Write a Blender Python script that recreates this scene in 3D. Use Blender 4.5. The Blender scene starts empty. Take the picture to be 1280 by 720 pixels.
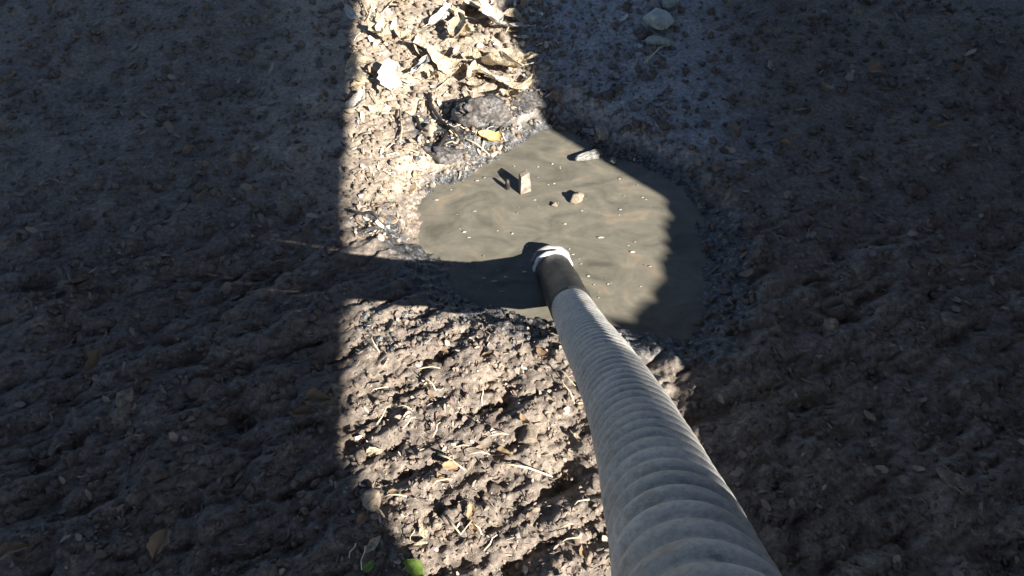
import bpy, bmesh, math, random
import numpy as np
from mathutils import Vector, Matrix

random.seed(11)
rng = np.random.default_rng(11)
scene = bpy.context.scene
C = scene.collection

# ------------------------------------------------------------------ camera
CAM_H, PITCH, FPX = 1.35, math.radians(52), 740.0
cam = bpy.data.cameras.new('camera')
cam.sensor_fit = 'HORIZONTAL'; cam.sensor_width = 36.0
cam.lens = 36.0 * FPX / 1280.0
cam.clip_start = 0.02; cam.clip_end = 500
cam_o = bpy.data.objects.new('camera', cam); C.objects.link(cam_o)
cam_o.location = (0, 0, CAM_H)
cam_o.rotation_euler = (math.pi / 2 - PITCH, 0, 0)
scene.camera = cam_o

# ------------------------------------------------------------------ sun and sky
SX, SY = 1.30, -1.27                       # towards the sun, per metre of height
sun_dir = Vector((SX, SY, 1)).normalized()
SUN_EL = math.asin(sun_dir.z); SUN_ROT = math.atan2(SX, SY)
world = bpy.data.worlds.new('World'); scene.world = world
world.use_nodes = True
wn = world.node_tree
bgn = wn.nodes['Background']
skyt = wn.nodes.new('ShaderNodeTexSky'); skyt.sky_type = 'NISHITA'
skyt.sun_disc = False; skyt.air_density = 0.7; skyt.dust_density = 0.2; skyt.ozone_density = 1.4; skyt.sun_elevation = SUN_EL; skyt.sun_rotation = SUN_ROT
wn.links.new(skyt.outputs[0], bgn.inputs[0]); bgn.inputs[1].default_value = 0.05
sun = bpy.data.lights.new('sun', 'SUN'); sun.energy = 5.0; sun.angle = math.radians(0.5)
sun.color = (1.0, 0.95, 0.86)
sun_o = bpy.data.objects.new('sun', sun); C.objects.link(sun_o)
sun_o.rotation_euler = sun_dir.to_track_quat('Z', 'Y').to_euler()
sun_o.location = (3, -3, 5)
vs = scene.view_settings
vs.view_transform = 'Standard'; vs.look = 'None'; vs.exposure = 1.7; vs.gamma = 1.0
vs.use_curve_mapping = False

# ------------------------------------------------------------------ photograph -> place
cP, sP = math.cos(PITCH), math.sin(PITCH)
def ray(px, py):
    u = (px - 640) / FPX; v = (360 - py) / FPX
    return u, cP + v * sP, -sP + v * cP
def at(px, py, z=0.0):
    dx, dy, dz = ray(px, py); t = (z - CAM_H) / dz
    return dx * t, dy * t
def at_depth(px, py, d):
    dx, dy, dz = ray(px, py)
    return Vector((dx * d, dy * d, CAM_H + dz * d))

# ------------------------------------------------------------------ noise
_perm = rng.permutation(4096)
_gr = rng.uniform(0, 2 * math.pi, 4096)
_rx = rng.uniform(0, 1, 4096); _ry = rng.uniform(0, 1, 4096); _rh = rng.uniform(0, 1, 4096)
def _hash(i, j): return _perm[(_perm[i & 4095] + j) & 4095]
def perlin(x, y):
    xi = np.floor(x).astype(int); yi = np.floor(y).astype(int)
    xf = x - xi; yf = y - yi
    u = xf**3 * (xf * (xf * 6 - 15) + 10); v = yf**3 * (yf * (yf * 6 - 15) + 10)
    def g(a, b, dx, dy):
        t = _gr[_hash(a, b)]; return np.cos(t) * dx + np.sin(t) * dy
    n00 = g(xi, yi, xf, yf); n10 = g(xi + 1, yi, xf - 1, yf)
    n01 = g(xi, yi + 1, xf, yf - 1); n11 = g(xi + 1, yi + 1, xf - 1, yf - 1)
    return (n00 * (1 - u) + n10 * u) * (1 - v) + (n01 * (1 - u) + n11 * u) * v
def fbm(x, y, o=4, g=0.5):
    r = 0; a = 1.0
    for k in range(o):
        r = r + a * perlin(x * 2**k + 17.3 * k, y * 2**k + 9.1 * k); a *= g
    return r
def worley(x, y):
    xi = np.floor(x).astype(int); yi = np.floor(y).astype(int)
    f1 = np.full(x.shape, 9.0); f2 = np.full(x.shape, 9.0); hh = np.zeros(x.shape)
    for a in (-1, 0, 1):
        for b in (-1, 0, 1):
            h = _hash(xi + a, yi + b)
            d = np.hypot(xi + a + _rx[h] - x, yi + b + _ry[h] - y)
            cl = d < f1
            f2 = np.where(cl, f1, np.minimum(f2, d)); hh = np.where(cl, _rh[h], hh); f1 = np.where(cl, d, f1)
    return f1, f2, hh
def sstep(a, b, x):
    t = np.clip((x - a) / (b - a), 0, 1); return t * t * (3 - 2 * t)
def poly_sd(x, y, P):
    d = np.full(x.shape, 1e9); ins = np.zeros(x.shape, bool); n = len(P)
    for i in range(n):
        ax, ay = P[i]; bx, by = P[(i + 1) % n]
        ex, ey = bx - ax, by - ay
        t = np.clip(((x - ax) * ex + (y - ay) * ey) / (ex * ex + ey * ey), 0, 1)
        d = np.minimum(d, np.hypot(x - ax - t * ex, y - ay - t * ey))
        c = ((ay > y) != (by > y)) & (x < (bx - ax) * (y - ay) / (by - ay + 1e-12) + ax)
        ins ^= c
    return np.where(ins, -d, d)

# ------------------------------------------------------------------ materials
def mat(name):
    m = bpy.data.materials.new(name); m.use_nodes = True
    nt = m.node_tree
    return m, nt, nt.nodes, nt.links, nt.nodes['Principled BSDF']
def ramp(N, stops):
    r = N.new('ShaderNodeValToRGB'); e = r.color_ramp.elements
    while len(e) < len(stops): e.new(0.5)
    for k, (p, c) in enumerate(stops):
        e[k].position = p; e[k].color = (*c, 1) if len(c) == 3 else c
    return r
def noise(N, L, scale, detail=6, rough=0.6, vec=None):
    n = N.new('ShaderNodeTexNoise'); n.inputs['Scale'].default_value = scale
    n.inputs['Detail'].default_value = detail; n.inputs['Roughness'].default_value = rough
    if vec is not None: L.new(vec, n.inputs['Vector'])
    return n
def mixc(N, L, fac, a, b, mode='MIX'):
    m = N.new('ShaderNodeMix'); m.data_type = 'RGBA'; m.blend_type = mode
    for sock, v in ((m.inputs[0], fac), (m.inputs[6], a), (m.inputs[7], b)):
        if hasattr(v, 'is_output'): L.new(v, sock)
        elif isinstance(v, tuple): sock.default_value = (*v, 1)
        else: sock.default_value = v
    return m.outputs[2]
def math_n(N, L, op, a, b=None, clamp=False):
    m = N.new('ShaderNodeMath'); m.operation = op; m.use_clamp = clamp
    for k, v in enumerate((a, b)):
        if v is None: continue
        if hasattr(v, 'is_output'): L.new(v, m.inputs[k])
        else: m.inputs[k].default_value = v
    return m.outputs[0]

def soil_material(name, attr=True, dry=None, pale_k=0.0, wet_k=0.0, obj_var=False):
    m, nt, N, L, B = mat(name)
    geo = N.new('ShaderNodeNewGeometry'); pos = geo.outputs['Position']
    if attr:
        a1 = N.new('ShaderNodeAttribute'); a1.attribute_name = 'wet'; wet = a1.outputs['Fac']
        a2 = N.new('ShaderNodeAttribute'); a2.attribute_name = 'pale'; pale = a2.outputs['Fac']
    else:
        w = N.new('ShaderNodeValue'); w.outputs[0].default_value = wet_k; wet = w.outputs[0]
        w = N.new('ShaderNodeValue'); w.outputs[0].default_value = pale_k; pale = w.outputs[0]
    n1 = noise(N, L, 9, 8, 0.65, pos); n2 = noise(N, L, 70, 6, 0.7, pos); n3 = noise(N, L, 260, 4, 0.7, pos)
    brown = ramp(N, [(0.30, (0.085, 0.070, 0.060)), (0.47, (0.170, 0.142, 0.122)), (0.60, (0.240, 0.205, 0.176)), (0.74, (0.38, 0.335, 0.285))])
    L.new(n2.outputs[0], brown.inputs[0])
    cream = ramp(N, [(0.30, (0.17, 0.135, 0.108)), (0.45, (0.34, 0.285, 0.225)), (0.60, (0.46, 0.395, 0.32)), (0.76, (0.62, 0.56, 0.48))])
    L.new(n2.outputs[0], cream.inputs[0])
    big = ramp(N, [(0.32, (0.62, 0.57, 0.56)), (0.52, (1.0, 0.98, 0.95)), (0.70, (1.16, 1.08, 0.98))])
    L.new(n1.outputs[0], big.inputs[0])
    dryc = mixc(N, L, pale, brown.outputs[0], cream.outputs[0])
    if attr:
        a3 = N.new('ShaderNodeAttribute'); a3.attribute_name = 'ash'
        shade_greyc = ramp(N, [(0.32, (0.12, 0.12, 0.124)), (0.46, (0.30, 0.30, 0.305)), (0.58, (0.42, 0.42, 0.42)), (0.72, (0.60, 0.60, 0.58))])  # grey soil tones that carry the look of the far shade
        L.new(n2.outputs[0], shade_greyc.inputs[0]); dryc = mixc(N, L, a3.outputs['Fac'], dryc, shade_greyc.outputs[0])
    dryc = mixc(N, L, 0.8, dryc, big.outputs[0], 'MULTIPLY')
    fine = ramp(N, [(0.3, (0.6, 0.6, 0.6)), (0.5, (1, 1, 1)), (0.72, (1.35, 1.32, 1.28))])
    L.new(n3.outputs[0], fine.inputs[0])
    dryc = mixc(N, L, 0.8, dryc, fine.outputs[0], 'MULTIPLY')
    if obj_var:
        oi = N.new('ShaderNodeObjectInfo')
        ov = ramp(N, [(0, (0.6, 0.58, 0.57)), (0.6, (1, 0.97, 0.94)), (1, (1.3, 1.22, 1.12))])
        L.new(oi.outputs['Random'], ov.inputs[0])
        dryc = mixc(N, L, 1.0, dryc, ov.outputs[0], 'MULTIPLY')
    wetc = ramp(N, [(0.36, (0.020, 0.020, 0.021)), (0.50, (0.055, 0.055, 0.057)), (0.66, (0.20, 0.20, 0.205))])
    L.new(n2.outputs[0], wetc.inputs[0])
    # the wet patches have a ragged edge
    wv = math_n(N, L, 'ADD', wet, math_n(N, L, 'MULTIPLY', math_n(N, L, 'SUBTRACT', n1.outputs[0], 0.5), 0.9))
    wr = ramp(N, [(0.30, (0, 0, 0)), (0.72, (1, 1, 1))]); L.new(wv, wr.inputs[0])
    col = mixc(N, L, wr.outputs[0], dryc, wetc.outputs[0])
    L.new(col, B.inputs['Base Color'])
    rr = ramp(N, [(0, (0.95,) * 3), (1, (0.20,) * 3)]); L.new(wr.outputs[0], rr.inputs[0])
    L.new(rr.outputs[0], B.inputs['Roughness'])
    B.inputs['Specular IOR Level'].default_value = 0.45
    b1 = N.new('ShaderNodeBump'); b1.inputs['Strength'].default_value = 0.8; b1.inputs['Distance'].default_value = 0.006
    hsum = math_n(N, L, 'ADD', n2.outputs[0], math_n(N, L, 'MULTIPLY', n3.outputs[0], 0.45))
    L.new(hsum, b1.inputs['Height']); L.new(b1.outputs[0], B.inputs['Normal'])
    return m

def simple(name, stops, scale=40, rough=0.7, bump=0.3, dist=0.002, var=0.0, spec=0.4, coords='Object', detail=6):
    m, nt, N, L, B = mat(name)
    tc = N.new('ShaderNodeTexCoord')
    n = noise(N, L, scale, detail, 0.65, tc.outputs[coords])
    r = ramp(N, stops); L.new(n.outputs[0], r.inputs[0]); c = r.outputs[0]
    if var:
        oi = N.new('ShaderNodeObjectInfo')
        ov = ramp(N, [(0, (1 - var,) * 3), (1, (1 + var, 1 + var * 0.9, 1 + var * 0.75))])
        L.new(oi.outputs['Random'], ov.inputs[0]); c = mixc(N, L, 1.0, c, ov.outputs[0], 'MULTIPLY')
    L.new(c, B.inputs['Base Color']); B.inputs['Roughness'].default_value = rough
    B.inputs['Specular IOR Level'].default_value = spec
    if bump:
        b = N.new('ShaderNodeBump'); b.inputs['Strength'].default_value = bump; b.inputs['Distance'].default_value = dist
        L.new(n.outputs[0], b.inputs['Height']); L.new(b.outputs[0], B.inputs['Normal'])
    return m

M = {}
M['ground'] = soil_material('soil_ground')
M['clod'] = soil_material('soil_clod', False, obj_var=True)
M['clod_pale'] = soil_material('soil_clod_pale', False, pale_k=0.9, obj_var=True)
M['clod_wet'] = soil_material('soil_clod_wet', False, wet_k=0.75, obj_var=True)
M['mud_block'] = soil_material('wet_mud', False, wet_k=0.62)
M['leaf'] = simple('dry_leaf', [(0.30, (0.20, 0.13, 0.07)), (0.40, (0.40, 0.30, 0.19)), (0.52, (0.54, 0.45, 0.32)), (0.7, (0.70, 0.62, 0.48))], 7, 0.7, 0.6, 0.04, var=0.25)
M['leaf_white'] = simple('bleached_leaf', [(0.32, (0.40, 0.34, 0.26)), (0.44, (0.50, 0.46, 0.39)), (0.62, (0.64, 0.61, 0.54))], 6, 0.6, 0.5, 0.03)
M['leaf_orange'] = simple('orange_leaf', [(0.3, (0.40, 0.24, 0.08)), (0.6, (0.62, 0.42, 0.17))], 60, 0.7, 0.4)
M['leaf_brown'] = simple('brown_leaf', [(0.3, (0.13, 0.085, 0.05)), (0.6, (0.28, 0.19, 0.115))], 60, 0.75, 0.4, var=0.3)
M['leaf_green'] = simple('green_leaf', [(0.3, (0.10, 0.18, 0.03)), (0.6, (0.22, 0.32, 0.06))], 6, 0.5, 0.2)
M['straw'] = simple('straw', [(0.3, (0.40, 0.31, 0.19)), (0.6, (0.66, 0.56, 0.40))], 90, 0.7, 0.3, var=0.25)
M['root'] = simple('dark_root', [(0.3, (0.012, 0.011, 0.010)), (0.6, (0.035, 0.031, 0.028))], 70, 0.5, 0.5)
M['wood'] = simple('wet_wood', [(0.3, (0.09, 0.072, 0.055)), (0.5, (0.20, 0.165, 0.13)), (0.7, (0.32, 0.27, 0.22))], 70, 0.5, 0.6)
M['stone'] = simple('pale_stone', [(0.3, (0.30, 0.33, 0.29)), (0.5, (0.48, 0.51, 0.45)), (0.7, (0.60, 0.62, 0.55))], 5, 0.8, 0.8, 0.06, var=0.15)
M['scum'] = simple('foam_scum', [(0.3, (0.16, 0.14, 0.11)), (0.5, (0.36, 0.33, 0.28)), (0.7, (0.60, 0.57, 0.51))], 6, 0.6, 1.0, 0.08)
M['plaster'] = simple('white_coupling', [(0.30, (0.34, 0.33, 0.31)), (0.44, (0.62, 0.61, 0.58)), (0.62, (0.80, 0.79, 0.77))], 45, 0.5, 0.3, 0.002)
M['tarp'] = simple('dark_tarp', [(0.3, (0.035, 0.04, 0.04)), (0.6, (0.06, 0.065, 0.06))], 6, 0.6, 0.3)
M['rope'] = simple('rope', [(0.3, (0.4, 0.36, 0.28)), (0.6, (0.5, 0.46, 0.36))], 60, 0.9, 0.3)
M['pole'] = simple('pole_wood', [(0.3, (0.12, 0.09, 0.06)), (0.6, (0.24, 0.18, 0.12))], 14, 0.8, 0.5)

def rubber(name, lo, hi, rough, mud=0.0):
    m, nt, N, L, B = mat(name)
    tc = N.new('ShaderNodeTexCoord')
    n = noise(N, L, 14, 7, 0.65, tc.outputs['Object']); n2 = noise(N, L, 160, 4, 0.7, tc.outputs['Object']); n3 = noise(N, L, 34, 8, 0.72, tc.outputs['Object'])
    r = ramp(N, [(0.3, lo), (0.52, tuple((a + b) / 2 for a, b in zip(lo, hi))), (0.72, hi)])
    L.new(n.outputs[0], r.inputs[0])
    f = ramp(N, [(0.35, (0.78, 0.78, 0.78)), (0.5, (1, 1, 1)), (0.72, (1.25, 1.23, 1.18))]); L.new(n2.outputs[0], f.inputs[0])
    c = mixc(N, L, 1.0, r.outputs[0], f.outputs[0], 'MULTIPLY')
    sp = ramp(N, [(0.57, (0, 0, 0)), (0.64, (mud, mud, mud))]); L.new(n3.outputs[0], sp.inputs[0])
    c = mixc(N, L, sp.outputs[0], c, (0.30, 0.255, 0.20))
    dk = ramp(N, [(0.33, (mud * 0.6,) * 3), (0.40, (0, 0, 0))]); L.new(n3.outputs[0], dk.inputs[0])
    c = mixc(N, L, dk.outputs[0], c, (0.07, 0.065, 0.06))
    L.new(c, B.inputs['Base Color'])
    rr = ramp(N, [(0.3, (rough - 0.1,) * 3), (0.7, (rough + 0.25,) * 3)]); L.new(n.outputs[0], rr.inputs[0]); L.new(rr.outputs[0], B.inputs['Roughness'])
    B.inputs['Specular IOR Level'].default_value = 0.4
    b = N.new('ShaderNodeBump'); b.inputs['Strength'].default_value = 0.4; b.inputs['Distance'].default_value = 0.002
    L.new(math_n(N, L, 'ADD', n2.outputs[0], n3.outputs[0]), b.inputs['Height']); L.new(b.outputs[0], B.inputs['Normal'])
    return m
M['hose'] = rubber('dusty_hose', (0.27, 0.265, 0.25), (0.52, 0.50, 0.47), 0.48, 0.7)
M['sleeve'] = rubber('black_sleeve', (0.016, 0.015, 0.015), (0.040, 0.038, 0.036), 0.42, 0.25)
M['coupling_grey'] = rubber('coupling_grey', (0.16, 0.155, 0.15), (0.34, 0.33, 0.32), 0.5, 0.5)

def water_material():
    m, nt, N, L, B = mat('muddy_water')
    geo = N.new('ShaderNodeNewGeometry'); pos = geo.outputs['Position']
    mp = N.new('ShaderNodeMapping'); mp.inputs['Scale'].default_value = (1.0, 1.6, 1.0); mp.inputs['Rotation'].default_value = (0, 0, 0.35)
    L.new(pos, mp.inputs[0])
    w = noise(N, L, 2.2, 3, 0.5, mp.outputs[0]); 
    n1 = noise(N, L, 5.0, 7, 0.6, mp.outputs[0]); n1.inputs['Distortion'].default_value = 1.6
    n2 = noise(N, L, 30, 5, 0.6, pos)
    r = ramp(N, [(0.30, (0.088, 0.082, 0.066)), (0.46, (0.135, 0.125, 0.100)), (0.58, (0.160, 0.147, 0.116)), (0.72, (0.240, 0.182, 0.130))])
    L.new(n1.outputs[0], r.inputs[0])
    f = ramp(N, [(0.34, (0.92, 0.92, 0.92)), (0.66, (1.06, 1.06, 1.05))]); L.new(n2.outputs[0], f.inputs[0])
    L.new(mixc(N, L, 1.0, r.outputs[0], f.outputs[0], 'MULTIPLY'), B.inputs['Base Color'])
    B.inputs['Roughness'].default_value = 0.06; B.inputs['IOR'].default_value = 1.33
    b = N.new('ShaderNodeBump'); b.inputs['Strength'].default_value = 0.6; b.inputs['Distance'].default_value = 0.006
    n3 = noise(N, L, 10, 2, 0.45, mp.outputs[0])
    L.new(n3.outputs[0], b.inputs['Height']); L.new(b.outputs[0], B.inputs['Normal'])
    return m
M['water'] = water_material()

# ------------------------------------------------------------------ helpers
def mesh_obj(name, verts, faces, m, parent=None, smooth=True, loc=None):
    me = bpy.data.meshes.new(name)
    me.from_pydata([tuple(v) for v in verts], [], [tuple(f) for f in faces]); me.update()
    if smooth: me.polygons.foreach_set('use_smooth', [True] * len(me.polygons))
    if m: me.materials.append(m)
    o = bpy.data.objects.new(name, me); C.objects.link(o)
    if parent: o.parent = parent
    if loc is not None: o.location = loc
    return o
def tag(o, label, cat, group=None):
    o['label'] = label; o['category'] = cat
    if group: o['group'] = group
    return o
def thing(name, label, cat, loc=(0, 0, 0), group=None):
    o = bpy.data.objects.new(name, None); C.objects.link(o); o.location = loc; o.empty_display_size = 0.05
    return tag(o, label, cat, group)
def link_copy(name, me, label, cat, group, loc, rot, sc):
    o = bpy.data.objects.new(name, me); C.objects.link(o)
    o.location = loc; o.rotation_euler = rot; o.scale = sc
    return tag(o, label, cat, group)

# ------------------------------------------------------------------ ground
WZ = -0.08
pool_px = [(524, 262), (523, 285), (528, 305), (548, 332), (572, 364), (606, 380), (642, 392), (690, 404), (740, 408),
           (785, 412), (842, 424), (862, 420), (880, 385), (884, 325), (872, 268), (852, 232), (830, 218), (800, 206), (768, 196),
           (742, 186), (722, 168), (694, 160), (668, 163), (650, 180), (630, 196), (600, 214), (572, 229), (546, 234), (530, 246)]
pool = [at(x, y, WZ) for x, y in pool_px]

def axis(lo, hi, parts, far):
    a = []
    for p0, p1, st in parts: a += list(np.arange(p0, p1 - st * 0.5, st))
    a.append(parts[-1][1])
    st = parts[-1][2]; v = a[-1]; up = []
    while v < far[1]: st = min(st * 1.16, 6); v += st; up.append(v)
    st = parts[0][2]; v = a[0]; dn = []
    while v > far[0]: st = min(st * 1.16, 6); v -= st; dn.append(v)
    return np.array(dn[::-1] + a + up)
gx = axis(0, 0, [(-1.75, -0.85, 0.010), (-0.85, 0.72, 0.005), (0.72, 1.9, 0.012)], (-60, 60))
gy = axis(0, 0, [(0.12, 0.22, 0.008), (0.22, 1.95, 0.005), (1.95, 3.1, 0.008)], (-40, 90))
X, Y = np.meshgrid(gx, gy)
near = sstep(6.0, 2.5, np.hypot(X, Y - 1.2))

sd = poly_sd(X, Y, pool)
sdn = sd + 0.034 * fbm(X * 7, Y * 7, 5, 0.6) * near + 0.016 * fbm(X * 38, Y * 38, 3) * near
lower = sstep(1.55, 1.0, Y)                               # crumbly trampled soil in front of the pool
Z = 0.035 * fbm(X * 1.7, Y * 1.7, 3) * near + 0.5 * fbm(X * 0.06, Y * 0.06, 3) * (1 - near)
rim = sstep(0.0, 0.14, sdn)
f1, f2, hh = worley(X * 14 + 0.6 * fbm(X * 9, Y * 9, 2), Y * 14 + 0.6 * fbm(X * 9 + 5, Y * 9, 2))
c1 = np.clip(1 - f1 * 1.35, 0, 1) ** 0.7 * (0.35 + 0.9 * hh)
f1b, f2b, hb = worley(X * 34 + 0.5 * fbm(X * 20, Y * 20, 2), Y * 34 + 0.5 * fbm(X * 20 + 3, Y * 20, 2))
c2 = np.clip(1 - f1b * 1.3, 0, 1) ** 0.7 * (0.3 + hb)
f1c, f2c, hc = worley(X * 80, Y * 80)
c3 = np.clip(1 - f1c * 1.2, 0, 1) * (0.3 + hc)
rough_k = near * (0.25 + 0.75 * rim)
patch = sstep(-0.15, 0.30, fbm(X * 6.5 + 40, Y * 6.5, 3))
ca, sa = math.cos(R30 := math.radians(28)), math.sin(R30)
U_, V_ = X * ca + Y * sa, -X * sa + Y * ca
dent = fbm(U_ * 5.0 + 7, V_ * 13.0 + 21, 4, 0.55)                      # heel and boot scuffs, drawn out sideways
litter = sstep(0.75, 0.45, Y)
crumb = 0.25 + 0.75 * np.maximum(patch, litter)
Z = Z + rough_k * (0.55 + 0.45 * lower) * (0.017 * c1 * (0.25 + 0.75 * patch) + crumb * (0.0075 * c2 + 0.0035 * c3) + 0.010 * fbm(X * 11, Y * 11, 5, 0.6) - 0.010)
Z = Z + near * rim * lower * (0.022 * dent - 0.030 * np.clip(-dent - 0.12, 0, 1))
Z = Z * (0.2 + 0.8 * rim)
# hollows between the clumps
Z -= near * rim * 0.014 * np.clip(fbm(X * 5 + 3, Y * 5 + 70, 4, 0.6) - 0.18, 0, 1) * 2
# land climbs a little beyond the pool
Z += 0.10 * sstep(1.8, 3.2, Y) * near
Z = np.where(sdn > 0, WZ + (Z - WZ) * rim + 0.006 * sstep(0, 0.02, sdn), WZ - np.minimum(0.25, 0.7 * (-sdn)))

wet = 1.25 * sstep(0.19, 0.04, sdn) * sstep(1.50, 1.30, Y) + 0.85 * sstep(0.12, 0.0, sdn) * sstep(1.3, 1.5, Y)
wet = np.maximum(wet, 0.12 * sstep(0.0, 0.35, X + 0.1 * (Y - 1.8)) * sstep(1.35, 1.6, Y))      # shade tone put into the soil right of and beyond the pool
wx, wy = at(585, 160); wet = np.maximum(wet, 1.15 * np.exp(-(((X - wx) / 0.25) ** 2 + ((Y - wy) / 0.17) ** 2)))
wx, wy = at(470, 275); wet = np.maximum(wet, 0.75 * np.exp(-(((X - wx) / 0.12) ** 2 + ((Y - wy) / 0.09) ** 2)))
wx, wy = at(515, 262); wet *= 1 - 0.9 * np.exp(-(((X - wx) / 0.045) ** 2 + ((Y - wy) / 0.14) ** 2))
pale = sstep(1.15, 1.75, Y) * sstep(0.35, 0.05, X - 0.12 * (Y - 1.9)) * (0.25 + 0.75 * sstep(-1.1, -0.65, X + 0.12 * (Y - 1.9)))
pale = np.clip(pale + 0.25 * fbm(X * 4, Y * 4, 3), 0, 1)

shade_grey = sstep(-0.05, 0.22, X + 0.1 * (Y - 1.9)) * sstep(1.5, 1.75, Y) * sstep(1.1, 0.6, X)  # far shade's grey tone put into the soil colour
ny, nx = X.shape
idx = np.arange(nx * ny).reshape(ny, nx)
quads = np.stack([idx[:-1, :-1], idx[:-1, 1:], idx[1:, 1:], idx[1:, :-1]], -1).reshape(-1, 4)
me = bpy.data.meshes.new('ground')
me.vertices.add(nx * ny); me.vertices.foreach_set('co', np.stack([X, Y, Z], -1).astype(np.float32).ravel())
me.loops.add(quads.size); me.loops.foreach_set('vertex_index', quads.astype(np.int32).ravel())
me.polygons.add(len(quads)); me.polygons.foreach_set('loop_start', np.arange(0, quads.size, 4, dtype=np.int32))
me.polygons.foreach_set('use_smooth', np.ones(len(quads), bool))
me.update(calc_edges=True)
for nm, arr in (('wet', wet), ('pale', pale), ('ash', shade_grey)):
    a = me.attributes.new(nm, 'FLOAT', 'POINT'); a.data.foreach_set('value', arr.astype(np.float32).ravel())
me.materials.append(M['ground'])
ground = bpy.data.objects.new('ground', me); C.objects.link(ground); ground['kind'] = 'structure'

def gz(x, y):
    i = int(np.clip(np.searchsorted(gx, x) - 1, 0, nx - 2)); j = int(np.clip(np.searchsorted(gy, y) - 1, 0, ny - 2))
    fx = (x - gx[i]) / (gx[i + 1] - gx[i]); fy = (y - gy[j]) / (gy[j + 1] - gy[j])
    return float((Z[j, i] * (1 - fx) + Z[j, i + 1] * fx) * (1 - fy) + (Z[j + 1, i] * (1 - fx) + Z[j + 1, i + 1] * fx) * fy)
def gsd(x, y):
    i = int(np.clip(np.searchsorted(gx, x), 0, nx - 1)); j = int(np.clip(np.searchsorted(gy, y), 0, ny - 1))
    return float(sd[j, i])
def on_ground(px, py):
    z = 0.0
    for _ in range(6):
        x, y = at(px, py, z); z = max(gz(x, y), WZ)
    return Vector((x, y, z))
def to_px(p):
    r = Vector(p) - Vector((0, 0, CAM_H))
    d = r.y * cP - r.z * sP
    return 640 + FPX * r.x / d, 360 - FPX * (r.y * sP + r.z * cP) / d

# ------------------------------------------------------------------ water
wxs = np.linspace(-0.55, 1.0, 100); wys = np.linspace(0.75, 2.15, 90)
WX, WY = np.meshgrid(wxs, wys)
WZZ = WZ + 0.0012 * fbm(WX * 6, WY * 6, 2)
vv = np.stack([WX, WY, WZZ], -1).reshape(-1, 3)
ii = np.arange(vv.shape[0]).reshape(WX.shape)
ff = np.stack([ii[:-1, :-1], ii[:-1, 1:], ii[1:, 1:], ii[1:, :-1]], -1).reshape(-1, 4)
water = mesh_obj('muddy_water', vv.tolist(), ff.tolist(), M['water']); water['kind'] = 'structure'

# ------------------------------------------------------------------ hose
ctrl = [at_depth(688, 331, 1.90), at_depth(698, 350, 1.80), at_depth(714, 383, 1.58), at_depth(730, 415, 1.33), at_depth(750, 448, 1.10), at_depth(775, 492, 0.90),
        at_depth(805, 560, 0.69), at_depth(836, 640, 0.535)]
dlast = (ctrl[-1] - ctrl[-2]).normalized()
ctrl += [ctrl[-1] + dlast * 0.25, ctrl[-1] + dlast * 0.55 + Vector((0.05, 0, 0)), ctrl[-1] + dlast * 0.75 + Vector((0.15, -0.12, -0.03)),
         ctrl[-1] + Vector((0.45, -1.0, 0.25)), ctrl[-1] + Vector((0.8, -1.6, -0.05)), ctrl[-1] + Vector((1.1, -2.1, -0.55))]
def catmull(P, n=24):
    P = [P[0] * 2 - P[1]] + P + [P[-1] * 2 - P[-2]]; out = []
    for i in range(1, len(P) - 2):
        for k in range(n):
            t = k / n
            out.append(0.5 * ((2 * P[i]) + (P[i + 1] - P[i - 1]) * t + (2 * P[i - 1] - 5 * P[i] + 4 * P[i + 1] - P[i + 2]) * t * t
                              + (-P[i - 1] + 3 * P[i] - 3 * P[i + 1] + P[i + 2]) * t**3))
    out.append(P[-2]); return out
dense = np.array([list(p) for p in catmull(ctrl)])
# ease the wobble out of the traced line
for _ in range(30):
    d2 = dense.copy(); d2[1:-1] = 0.25 * dense[:-2] + 0.5 * dense[1:-1] + 0.25 * dense[2:]; dense = d2
seg = np.r_[0, np.cumsum(np.linalg.norm(np.diff(dense, axis=0), axis=1))]
HL = seg[-1]
def hose_pt(s): return Vector([np.interp(s, seg, dense[:, k]) for k in range(3)])
def hose_frame(s):
    p = hose_pt(max(0, min(HL, s))); t = (hose_pt(min(HL, s + 0.01)) - hose_pt(max(0, s - 0.01))).normalized()
    if s < 0: p = p + t * s
    a = t.cross(Vector((0, 0, 1))).normalized(); b = a.cross(t)
    return p, a, b
hose_base = hose_pt(0.0)
def sweep(name, samples, radius, m, parent, nseg=64, closed_profile=False):
    """samples: list of (s, extra); radius(s, theta, extra)"""
    V = []; F = []
    for s, e in samples:
        p, a, b = hose_frame(s)
        for k in range(nseg):
            th = 2 * math.pi * k / nseg
            V.append(p + (a * math.cos(th) + b * math.sin(th)) * radius(s, th, e) - hose_base)
    n = len(samples)
    for i in range(n if closed_profile else n - 1):
        i2 = (i + 1) % n
        for k in range(nseg):
            k2 = (k + 1) % nseg
            F.append((i * nseg + k, i * nseg + k2, i2 * nseg + k2, i2 * nseg + k))
    return mesh_obj(name, V, F, m, parent)
R0, PITCH_H = 0.0565, 0.027
hose = thing('suction_hose', 'thick grey ribbed suction hose with white end coupling reaching down into the muddy pool', 'hose', hose_base)
def rib(s, th, e):
    ph = (s / PITCH_H - th / (2 * math.pi)) % 1.0
    amp = 0.0074 * min(1, max(0.0, (s - 0.34) / 0.22)) * (0.85 + 0.3 * math.sin(s * 31) * math.sin(s * 13 + th))
    w = math.sin(math.pi * ph) ** 0.65
    return R0 - 0.0012 + amp * (w * 1.1 - 0.75)
ss = list(np.arange(0.085, HL, PITCH_H / 10))
sweep('ribbed_tube', [(s, 0) for s in ss], rib, M['hose'], hose, 56)
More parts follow.
